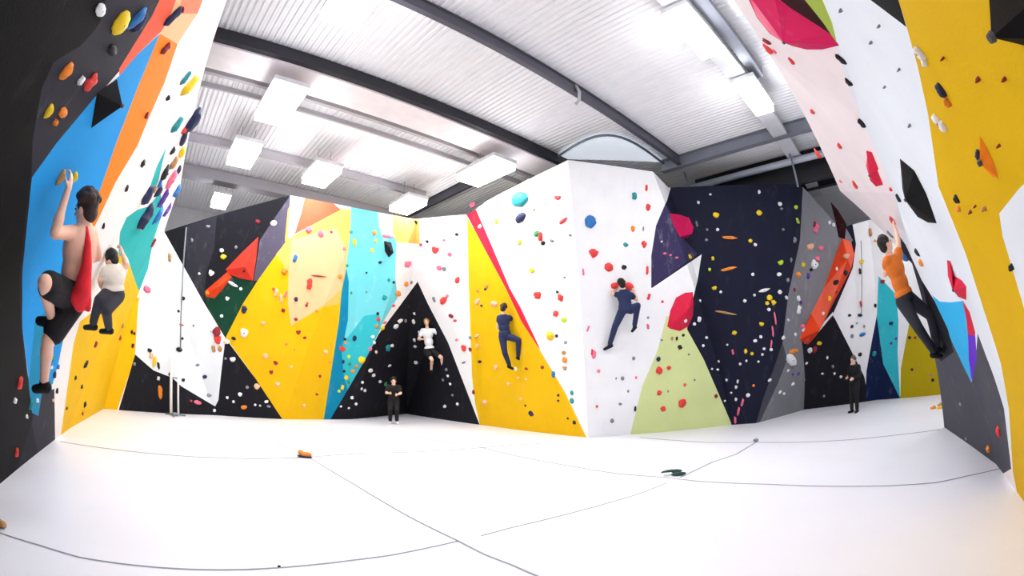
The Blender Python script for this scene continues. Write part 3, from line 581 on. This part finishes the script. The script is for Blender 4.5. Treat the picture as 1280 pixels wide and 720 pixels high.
def hold_matrix(r, i):
    M = Matrix((r['u'], r['v'], r['n'])).transposed().to_4x4(); rot = Matrix.Rotation(random.Random(i).uniform(-.35, .35), 4, 'Z')
    return Matrix.Translation(r['p']+r['n']*.004) @ M @ rot @ Matrix.Diagonal((*r['r'], 1))
bm = bmesh.new(); order = list(HC)      # the countless tiny footholds: one object
for i, r in enumerate(rest):
    k0 = len(bm.verts); f0 = len(bm.faces)
    src = hold_mesh('facet' if i % 3 else 'crimp', i % 3, r['c']); M = hold_matrix(r, i); vs = [bm.verts.new(M @ v.co) for v in src.vertices]
    for pg in src.polygons: bm.faces.new([vs[j] for j in pg.vertices]).material_index = order.index(r['c'])
o = link('tiny_footholds', bm_to(bm, [HM[c] for c in order]), label='scattered tiny footholds screwed to all the climbing walls', category='footholds'); o['kind'] = 'stuff'
for i, r in enumerate(recs):
    kind = 'crimp' if r['shape'] == 'wide' else 'pinch' if r['shape'] == 'upright' else ('ripple' if r['w'] >= 13 else KINDS[i % len(KINDS)])
    me = hold_mesh(kind, i % 3, r['c'])
    o = link('climbing_hold', me, label=r['label'], category='climbing hold', group=f"climbing holds on {r['place']}")
    o.matrix_world = hold_matrix(r, i)
    if max(r['w'], r['h']) >= 11:
        bb = bmesh.new(); bmesh.ops.create_cone(bb, cap_ends=True, segments=8, radius1=.16, radius2=.14, depth=.12)
        b = link('bolt', bm_to(bb, mat('bolt_steel', '55565c', metal=.8, rough=.35, mottle=0)), o); b.location = (0, 0, .92 if kind != 'jug' else .8)
# ---------------------------------------------------------------- loose things on the matting
def prop(px, py, name): return floor_pt(px, py)
p = floor_pt(381, 572)
t = empty('climbing_shoe', p, label='orange and navy climbing shoe lying on the matting where two seams cross', category='shoe')
def blob(bm, c, r, sub=2):
    M = Matrix.Translation(c) @ Matrix.Diagonal((*r, 1)); bmesh.ops.create_icosphere(bm, subdivisions=sub, radius=1, matrix=M)
bm = bmesh.new(); blob(bm, (0, 0, .02), (.15, .075, .02)); link('sole', bm_to(bm, HM['n'], True), t)
bm = bmesh.new(); blob(bm, (.02, 0, .06), (.12, .06, .045)); blob(bm, (-.08, 0, .08), (.05, .05, .05)); link('upper', bm_to(bm, HM['o'], True), t)
bm = bmesh.new(); blob(bm, (-.11, 0, .06), (.05, .05, .035)); link('heel', bm_to(bm, HM['w'], True), t)
t.rotation_euler = (0, 0, -.75)
p = floor_pt(842, 594)
t = empty('brush', p, label='dark green and white brush lying on the right-hand seam crossing', category='brush')
bm = bmesh.new(); blob(bm, (0, .1, .035), (.17, .035, .035)); blob(bm, (.05, -.08, .03), (.12, .03, .03)); link('handle', bm_to(bm, mat('brush_green', '23463f'), True), t)
bm = bmesh.new(); add_box(bm, (-.16, -.04, 0), (-.02, .06, .035)); link('bristles', bm_to(bm, HM['w']), t); t.rotation_euler = (0, 0, -.78)
p = floor_pt(945, 552); bm = bmesh.new(); blob(bm, (0, 0, .03), (.08, .05, .035)); blob(bm, (.07, .05, .02), (.05, .04, .025))
o = link('brush', bm_to(bm, HM['c'], True), label='small grey thing on the far seam in front of the dark wall', category='brush'); o.location = p
p = floor_pt(4, 660); bm = bmesh.new(); blob(bm, (0, 0, .03), (.045, .04, .03)); blob(bm, (-.05, .04, .025), (.04, .04, .03))
o = link('chalk_ball', bm_to(bm, HM['s'], True), label='small tan chalk ball at the left end of the nearest seam', category='chalk ball'); o.location = p
p = floor_pt(349, 709); bm = bmesh.new(); blob(bm, (0, 0, .008), (.014, .01, .009))
o = link('tape_scrap', bm_to(bm, HM['k'], True), label='tiny black scrap on the nearest dark seam', category='scrap'); o.location = p
for k, (px, py, c, lab) in enumerate([(1166,511,'o','orange loose hold on the matting by the right wall end'), (1174,511,'y','yellow loose hold on the matting touching the orange one'), (1175,507,'s','tan loose hold behind the yellow one on the matting')]):
    p = floor_pt(px, py); o = link('climbing_hold', hold_mesh('jug', k, c), label=lab, category='climbing hold', group='loose holds on the matting')
    o.scale = (.11, .09, .07); o.location = p+Vector((0, 0, .012))
# white pole stand by the left part of the back wall
pa = floor_pt(214, 519.5); pb = floor_pt(223, 520.5); WH = mat('pole_white', 'ececee', rough=.35, mottle=0)
t = empty('pole_stand', (pa+pb)/2, label='pair of slim white upright poles with a grey foot before the white triangle', category='stand')
c0 = (pa+pb)/2
link('pole', tube_me([pa-c0+Vector((0, 0, .06)), pa-c0+Vector((0, 0, 1.75))], .042, WH), t)
link('pole', tube_me([pb-c0+Vector((0, 0, .06)), pb-c0+Vector((0, 0, 1.55))], .03, WH), t)
bm = bmesh.new()
for a in range(3):
    th = a*2.094+.4; add_tube(bm, [(0, 0, .05), (.34*math.cos(th), .34*math.sin(th), .02)], .02, 8)
blob(bm, (0, 0, .05), (.12, .12, .05)); link('foot', bm_to(bm, HM['c'], True), t)
link('cross_bar', tube_me([pa-c0+Vector((0, 0, 1.0)), pb-c0+Vector((0, 0, 1.0))], .018, HM['c']), t)
# hanging cable from the top of the back wall
q0, q1 = hit(233, 284), hit(224, 436)
link('rope', tube_me([q0[0]+q0[1]*.15, q0[0].lerp(q1[0], .5)+q1[1]*.12, q1[0]+q1[1]*.12], .02, HM['c'], 8), label='thin grey rope hanging down the white triangle of the back wall', category='rope')
q0, q1 = hit(1075, 300), hit(1075, 392)
link('rope', tube_me([q0[0]+q0[1]*.1, q1[0]+q1[1]*.1], .014, HM['c'], 8), label='thin grey rope hanging on the white wall behind the right corner', category='rope')
q0, q1 = hit(1081, 271), hit(1112, 300)


# ---------------------------------------------------------------- people
SKIN = mat('skin', 'ecbca4', rough=.5, mottle=.04, scale=9); SKINP = mat('skin_pale', 'e8bfa6', rough=.5, mottle=.03, scale=9); EYEM = mat('eye_dark', '201612', mottle=0, rough=.2)
def cloth(n, c): return mat('cloth_'+n, c, rough=.85, mottle=.1, scale=8, bump=.3)
def cap(bm, a, b, ra, rb, n=14):
    """a tapered capsule"""
    a = Vector(a); b = Vector(b); d = b-a
    if d.length < 1e-4: return
    q = d.to_track_quat('Z', 'Y'); L = d.length; rings = []
    prof = [(-ra*math.cos(t), ra*math.sin(t)) for t in (.25, .7, 1.15)]+[(0, ra), (L*.5, (ra+rb)/2), (L, rb)]+[(L+rb*math.cos(t), rb*math.sin(t)) for t in (1.15, .7, .25)]
    for z, r in prof:
        rings.append([bm.verts.new(a+q @ Vector((r*math.cos(2*math.pi*k/n), r*math.sin(2*math.pi*k/n), z))) for k in range(n)])
    for u, v in zip(rings, rings[1:]):
        for k in range(n): bm.faces.new((u[k], u[(k+1) % n], v[(k+1) % n], v[k]))
    bm.faces.new(rings[0][::-1]); bm.faces.new(rings[-1])
def ell(bm, c, axes, r):
    """ellipsoid with axes (x,y,z unit vectors) and radii"""
    M = Matrix((axes[0]*r[0], axes[1]*r[1], axes[2]*r[2])).transposed().to_4x4(); M.translation = c
    bmesh.ops.create_icosphere(bm, subdivisions=3, radius=1, matrix=M)
def fuse(name, bm, m, vox, parent, sm=6):
    """one continuous surface out of the overlapping forms"""
    bmesh.ops.recalc_face_normals(bm, faces=bm.faces)
    me = bm_to(bm, None); o = bpy.data.objects.new('tmp', me); COL.objects.link(o)
    r = o.modifiers.new('r', 'REMESH'); r.mode = 'VOXEL'; r.voxel_size = vox; r.adaptivity = 0
    s = o.modifiers.new('s', 'SMOOTH'); s.factor = .5; s.iterations = sm
    dg = bpy.context.evaluated_depsgraph_get(); me2 = bpy.data.meshes.new_from_object(o.evaluated_get(dg))
    bpy.data.objects.remove(o); bpy.data.meshes.remove(me)
    me2.materials.clear(); me2.materials.append(m); me2.polygons.foreach_set('use_smooth', [True]*len(me2.polygons))
    return link(name, me2, parent)
def axes_for(up, fwd):
    up = up.normalized(); fwd = (fwd-up*fwd.dot(up)).normalized(); return (fwd.cross(up), fwd, up)    # right, forward, up
def hand(bm, wrist, d, pn, side, s=1.0, curl=.9):
    """palm, four unequal bent fingers and a thumb; d = direction of the hand, pn = way the palm faces"""
    d = d.normalized(); pn = (pn-d*pn.dot(d)).normalized(); w = d.cross(pn)*side
    k0 = wrist+d*.09*s
    cap(bm, wrist, wrist+d*.03*s, .024*s, .03*s)
    ell(bm, wrist+d*.055*s, (w, pn, d), (.042*s, .019*s, .052*s))
    for i, (o, L) in enumerate(((-.031, .072), (-.010, .082), (.011, .076), (.031, .060))):
        b = k0+w*o*s-pn*.002; dd = (d+w*o*1.5).normalized(); L *= s; pt = b-d*.02*s; a = 0
        for seg, f in ((.42, .45), (.32, 1.0), (.26, 1.0)):
            a += curl*f*.7; v = dd*math.cos(a)+pn*math.sin(a); q = pt+v*(L*seg+(.02*s if seg == .42 else 0)); cap(bm, pt, q, .0098*s, .0088*s, 8); pt = q
    tb = wrist+d*.03*s-w*.03*s; t1 = tb+(d*.5-w*.7+pn*.3).normalized()*.042*s; t2 = t1+(d*.8-w*.1+pn*.6).normalized()*.034*s
    cap(bm, tb, t1, .013*s, .011*s, 8); cap(bm, t1, t2, .011*s, .009*s, 8)
def person(label, J, face, skin, hairm, top=None, sleeves=1.0, bottom=None, legs=1.0, shoes=None, vox=.012, palm=None, hair_long=False, extra=None, build=1.0, curly=False):
    """J: joints in metres (head, neck, pelvis, sl sr el er wl wr, hl hr kl kr al ar, toe directions tl tr)"""
    low = min((J[k].z for k in ('al', 'ar', 'pelvis')))
    base = Vector((J['pelvis'].x, J['pelvis'].y, low-.08))
    J = {k: (v-base if k not in ('tl', 'tr') else v) for k, v in J.items()}
    t = empty('person', base, label=label, category='person')
    up = (J['head']-J['neck']).normalized(); R, Fd, U = axes_for(up, face); H = J['head']; B = build
    tors = (J['neck']-J['pelvis']).normalized(); side = (J['sr']-J['sl']); side = (side-tors*side.dot(tors)).normalized(); front = tors.cross(side)
    if front.dot(face) < -.2 and False: front = -front
    tax = (side, front, tors); ch = J['pelvis'].lerp(J['neck'], .70); wa = J['pelvis'].lerp(J['neck'], .36)
    bm = bmesh.new()
    ell(bm, H+U*.02-Fd*.01, (R, Fd, U), (.077, .097, .105)); ell(bm, H-U*.045+Fd*.022, (R, Fd, U), (.058, .066, .072)); ell(bm, H-U*.085+Fd*.055, (R, Fd, U), (.028, .028, .024))
    cap(bm, H+Fd*.088+U*.012, H+Fd*.108-U*.022, .009, .015, 8)                                   # nose
    ell(bm, H+Fd*.082-U*.056, (R, Fd, U), (.026, .014, .008)); ell(bm, H+Fd*.078+U*.034, (R, Fd, U), (.048, .018, .010))    # mouth, brow
    for s in (-1, 1): ell(bm, H+R*s*.078-Fd*.005-U*.01, (R, Fd, U), (.011, .02, .033))             # ears
    cap(bm, J['neck']-tors*.03, H-U*.05-Fd*.015, .058*B, .052*B)
    ell(bm, ch, tax, (.155*B, .105*B, .19)); ell(bm, wa, tax, (.128*B, .092*B, .16)); ell(bm, J['pelvis']+tors*.02, tax, (.15*B, .105*B, .115))
    cap(bm, J['sl'].lerp(ch, .25), J['sr'].lerp(ch, .25), .06*B, .06*B)
    cap(bm, J['neck']-tors*.05, J['sl'], .05, .052); cap(bm, J['neck']-tors*.05, J['sr'], .05, .052)
    for a, b, c, sd in (('sl', 'el', 'wl', -1), ('sr', 'er', 'wr', 1)):
        cap(bm, J[a], J[b], .054*B, .040*B); cap(bm, J[b], J[c], .041*B, .026*B); m_ = J[b].lerp(J[c], .28); ell(bm, m_, axes_for(J[c]-J[b], face if abs((J[c]-J[b]).normalized().dot(face.normalized())) < .9 else Vector((0, 0, 1))), (.044*B, .042*B, .09))
        pn = (palm or {}).get(c, face); d = J[c]-J[b]
        if abs(d.normalized().dot(pn.normalized())) > .93: pn = Vector((0, 0, -1)) if abs(d.normalized().z) < .9 else side
        hand(bm, J[c], d, pn, sd, 1.0 if vox < .02 else 1.1)
    for a, b, c, td in (('hl', 'kl', 'al', 'tl'), ('hr', 'kr', 'ar', 'tr')):
        cap(bm, J[a], J[b], .088*B, .058*B); cap(bm, J[b], J[c], .056*B, .038*B); m_ = J[b].lerp(J[c], .28)
        ell(bm, m_, axes_for(J[c]-J[b], J[td] if abs((J[c]-J[b]).normalized().dot(J[td].normalized())) < .9 else side), (.056*B, .058*B, .12))
        f = J[td].normalized(); cap(bm, J[c]-f*.04-Vector((0, 0, .035)), J[c]+f*.13-Vector((0, 0, .05)), .034, .028)
    body = fuse('body', bm, skin, vox, t, 5)
    for s in (-1, 1):
        e = bmesh.new(); ell(e, H+Fd*.086+R*s*.031+U*.010, (R, Fd, U), (.011, .007, .007)); link('eye', bm_to(e, EYEM, True), body)
    # hair: a cap of the skull with an uneven edge
    bm = bmesh.new(); ell(bm, H+U*.037-Fd*.022, (R, Fd, U), (.090, .100, .102)); ell(bm, H-Fd*.052-U*.02, (R, Fd, U), (.078, .062, .082))
    rnd = random.Random(len(label))
    for k in range(60 if curly else 26):
        a = rnd.uniform(0, 6.28); e = rnd.uniform(-.1, 1.4); dv = R*math.cos(a)*math.cos(e)+Fd*math.sin(a)*math.cos(e)*.9+U*math.sin(e)
        if dv.dot(Fd) > .45 and e < .8: continue
        q_ = (.103, .034) if curly else (.088, .024); ell(bm, H+U*.035-Fd*.02+dv*q_[0], (R, Fd, U), (q_[1], q_[1], q_[1]))
    if hair_long: cap(bm, H-Fd*.09+U*.02, H-Fd*.13-U*.05, .045, .035)
    link_h = fuse('hair', bm, hairm, max(.009, vox*.8), t, 3)
    if top:
        bm = bmesh.new(); g = .018
        ell(bm, ch, tax, (.155*B+g, .105*B+g, .19)); ell(bm, wa, tax, (.13*B+g, .094*B+g, .17)); ell(bm, J['pelvis']+tors*.06, tax, (.150*B+g, .105*B+g, .09))
        cap(bm, J['sl'].lerp(ch, .25), J['sr'].lerp(ch, .25), .06*B+g, .06*B+g)
        cap(bm, J['neck']-tors*.075, J['sl'], .05+g, .052+g); cap(bm, J['neck']-tors*.075, J['sr'], .05+g, .052+g)
        for a, b, c in (('sl', 'el', 'wl'), ('sr', 'er', 'wr')):
            if sleeves <= 1: 
                if sleeves > 0: cap(bm, J[a], J[a].lerp(J[b], sleeves), .054*B+g, .050*B+g)
            else: cap(bm, J[a], J[b], .054*B+g, .042*B+g); cap(bm, J[b], J[b].lerp(J[c], .85), .042*B+g, .03*B+g)
        fuse('shirt', bm, top, vox, t, 4)
    if bottom:
        bm = bmesh.new(); g = .017
        ell(bm, J['pelvis']+tors*.01, tax, (.150*B+g, .108*B+g, .125))
        for a, b, c in (('hl', 'kl', 'al'), ('hr', 'kr', 'ar')):
            if legs <= 1: cap(bm, J[a], J[a].lerp(J[b], legs), .09*B+g, .068*B+g+.012)
            else: cap(bm, J[a], J[b], .09*B+g, .058*B+g); cap(bm, J[b], J[b].lerp(J[c], .9), .058*B+g, .042*B+g)
        fuse('trousers' if legs > 1 else 'shorts', bm, bottom, vox, t, 4)
    if shoes:
        for c, td in (('al', 'tl'), ('ar', 'tr')):
            bm = bmesh.new(); f = J[td].normalized(); dn = Vector((0, 0, 1))
            cap(bm, J[c]-f*.045-dn*.035, J[c]+f*.13-dn*.055, .046, .036); cap(bm, J[c]-dn*.0, J[c]-f*.03-dn*.04, .046, .045)
            fuse('shoe', bm, shoes, min(vox, .012), t, 3)
    if extra: extra(t, J, tax, base)
    return t
def JP(**k): return {n: (atd(*v) if len(v) == 3 and n not in ('tl', 'tr') else Vector(v)) for n, v in k.items()}
BLACKC = cloth('black', '141418'); NAVYC = cloth('navy', '222b52'); REDC = cloth('red', 'e02433'); WHITEC = cloth('white', 'e6e9ee'); ORC = cloth('orange', 'dd7526'); GREYC = cloth('grey', '74767a'); CREAMC = cloth('cream', 'dcd3c6'); TANC = cloth('peach', 'dba07a'); LAV = cloth('dark_grey', '2c2c34')
HB = mat('hair_dark_brown', '2a1914', rough=.6, bump=.6); HK = mat('hair_black', '120e0e', rough=.6, bump=.6); HL = mat('hair_fair', 'c08a52', rough=.6, bump=.6); HG = mat('hair_grey', '55504e', rough=.6)
LW = Vector((-1, .1, .2))          # towards the left wall
# 1 the bare-backed climber on the left wall
def red_top(t, J, tax, base):
    k = .93
    def f(x, y, d): return atd(x, y, d*k)-base
    bm = bmesh.new(); pts = [f(108,285,3.92), f(110,305,3.88), f(108,335,3.86), f(103,362,3.88), f(100,380,3.95)]
    for a, b, r0, r1 in zip(pts, pts[1:], (.018, .03, .05, .075), (.03, .05, .075, .06)): cap(bm, a, b, r0, r1)
    cap(bm, f(108,335,3.86), f(94,372,3.9), .03, .05); cap(bm, f(109,350,3.9), f(110,385,3.95), .04, .03); ell(bm, f(102,376,3.93), tax, (.10, .05, .07))
    fuse('shirt', bm, REDC, .010, t, 3)
def near(k, **j): return {n: (v if n in ('tl', 'tr') else (v[0], v[1], v[2]*k)) for n, v in j.items()}
person('shirtless climber in black shorts with a red top, near on the left wall',
 JP(**near(.93, head=(107,262,4.0), neck=(106,286,3.98), pelvis=(90,364,4.06), sl=(90,291,3.92), sr=(115,293,4.02), el=(69,291,3.66), wl=(84,240,3.72), er=(123,320,4.05), wr=(108,322,4.3),
    hl=(81,367,4.0), hr=(97,370,4.1), kl=(56,354,3.62), al=(64,396,4.0), kr=(60,426,4.0), ar=(55,478,4.3), tl=(-.9,.3,.1), tr=(-.85,.5,-.1))),
 Vector((-1, .35, .35)), SKIN, HB, bottom=BLACKC, legs=.78, shoes=BLACKC, vox=.0085, palm=dict(wl=LW, wr=LW), extra=red_top, build=1.08, curly=True)
# 2 the climber behind
person('climber with black hair, cream top and dark trousers, behind the shirtless one',
 JP(**near(.92, head=(139,324,7.0), neck=(143,337,7.0), pelvis=(141,366,7.05), sl=(132,340,6.95), sr=(152,342,7.1), el=(125,350,6.95), wl=(131,368,7.2), er=(158,330,7.05), wr=(153,316,7.2),
    hl=(136,368,7.0), hr=(147,369,7.1), kl=(124,376,6.8), al=(116,405,7.1), kr=(133,388,6.8), ar=(136,410,7.2), tl=(-.9,.3,0), tr=(-.9,.3,0))),
 Vector((-1, .2, .3)), SKIN, HK, top=CREAMC, sleeves=.3, bottom=LAV, legs=2, shoes=BLACKC, vox=.012, palm=dict(wl=LW, wr=LW), build=1.1)
def hD(x, y, off=.3):
    q = hit(x, y); return (q[0]-EYE).length-off
RWD = Vector((.3, -1, .2))
# 3 the climber in orange on the end of the right wall
D = 6.6
person('climber in an orange shirt and dark trousers hanging on the end of the right wall',
 JP(head=(1107,305,D), neck=(1113,319,D), pelvis=(1131,372,D), sl=(1109,326,D-.1), sr=(1123,322,D+.12), el=(1106,343,D+.1), wl=(1117,330,D+.35), er=(1123,301,D+.25), wr=(1118,283,D+.45),
    hl=(1128,377,D-.05), hr=(1137,374,D+.1), kl=(1148,410,D-.1), al=(1168,440,D+.25), kr=(1163,394,D+.1), ar=(1172,434,D+.3), tl=(.5,-.8,-.1), tr=(.5,-.8,0)),
 RWD+Vector((0, 0, .2)), SKIN, HK, top=ORC, sleeves=.35, bottom=LAV, legs=2, shoes=BLACKC, vox=.012, palm=dict(wl=RWD, wr=RWD))
# 4 climber in white T-shirt on the black triangle
D = hD(537, 425, .35); N4 = Vector((.6, .8, 0))
person('person in a white T-shirt and dark shorts on the black triangle, arms spread',
 JP(head=(533,403,D), neck=(534,410,D), pelvis=(537,437,D), sl=(528,413,D), sr=(542,413,D), el=(523,424,D-.1), wl=(530,424,D-.35), er=(549,419,D), wr=(556,417,D+.2),
    hl=(533,439,D), hr=(541,439,D), kl=(540,450,D-.35), al=(539,463,D), kr=(552,447,D-.2), ar=(554,462,D+.05), tl=(.5,.5,-.2), tr=(.5,.5,-.2)),
 -N4, SKINP, HL, top=WHITEC, sleeves=.55, bottom=BLACKC, legs=.6, shoes=BLACKC, vox=.014, build=1.05)
# 5 climber in navy on the yellow side of the pillar
D = hD(635, 420, .3); PX = Vector((1, .05, .1))
person('climber in navy with a dark bun on the yellow side of the pillar',
 JP(head=(630,385,D), neck=(629,393,D), pelvis=(631,419,D), sl=(624,397,D), sr=(637,397,D+.05), el=(622,410,D+.25), wl=(629,402,D+.35), er=(642,402,D+.15), wr=(648,394,D+.25),
    hl=(628,421,D), hr=(636,421,D), kl=(631,441,D-.05), al=(637,457,D+.15), kr=(648,425,D-.1), ar=(648,446,D+.1), tl=(.9,.1,-.2), tr=(.9,.1,-.2)),
 Vector((1, .3, .4)), SKINP, HB, top=NAVYC, sleeves=.3, bottom=NAVYC, legs=2, shoes=BLACKC, vox=.013, hair_long=True, palm=dict(wl=PX, wr=PX))
# 6 climber in navy on the white front of the pillar
D = hD(780, 385, .3); PF = Vector((.6, .8, .1))
person('climber in dark blue with one leg stretched down on the white front of the pillar',
 JP(head=(777,355,D), neck=(780,364,D), pelvis=(782,386,D-.05), sl=(774,369,D), sr=(789,369,D), el=(765,367,D+.1), wl=(771,361,D+.2), er=(796,375,D+.05), wr=(793,365,D+.2),
    hl=(778,388,D), hr=(788,387,D), kl=(769,408,D-.05), al=(762,431,D+.15), kr=(797,382,D-.2), ar=(793,408,D+.1), tl=(-.3,.9,-.3), tr=(.5,.8,-.3)),
 PF+Vector((0, 0, .4)), SKINP, HK, top=NAVYC, sleeves=.35, bottom=NAVYC, legs=2, shoes=BLACKC, vox=.013, palm=dict(wl=PF, wr=PF))
# 7 standing spotter in black in front of the black triangle at the far right
def stand(px, py, label, facing, h, **k):
    f = floor_pt(px, py); f.z = 0; face = Vector(facing).normalized(); r = face.cross(Vector((0, 0, 1)))
    s = h/1.75
    def q(x, y, z): return f+(r*x+face*y+Vector((0, 0, z)))*s
    b = k.pop('crouch', 0)
    J = dict(head=q(0, .05+.25*b, 1.63-.35*b), neck=q(0, .02+.2*b, 1.47-.32*b), pelvis=q(0, -.12*b, .95-.25*b), sl=q(-.18, .2*b, 1.42-.32*b), sr=q(.18, .2*b, 1.42-.32*b),
             el=q(-.24, .02+.3*b, 1.15-.2*b), er=q(.24, .02+.3*b, 1.15-.2*b), wl=q(-.12, .22+.3*b, 1.08-.15*b), wr=q(.12, .24+.3*b, 1.12-.15*b),
             hl=q(-.09, -.12*b, .92-.25*b), hr=q(.09, -.12*b, .92-.25*b), kl=q(-.11, .03+.25*b, .5-.02*b), kr=q(.11, .03+.25*b, .5-.02*b), al=q(-.11, 0, .095), ar=q(.11, 0, .095), tl=face-r*.2, tr=face+r*.2)
    return person(label, J, face, **k)
stand(1068, 516, 'person all in black standing on the matting before the far right wall', (-.7, .4, 0), 1.55, skin=SKIN, hairm=HG, top=BLACKC, sleeves=2, bottom=BLACKC, legs=2, shoes=BLACKC, vox=.014)
# 8 spotter in black with white shoes in the recess
stand(492, 530, 'person in black with white shoes crouching in front of the black triangle', (-.5, -.9, 0), 1.6, crouch=.55, skin=SKINP, hairm=HK, top=BLACKC, sleeves=.6, bottom=BLACKC, legs=2, shoes=WHITEC, vox=.014)
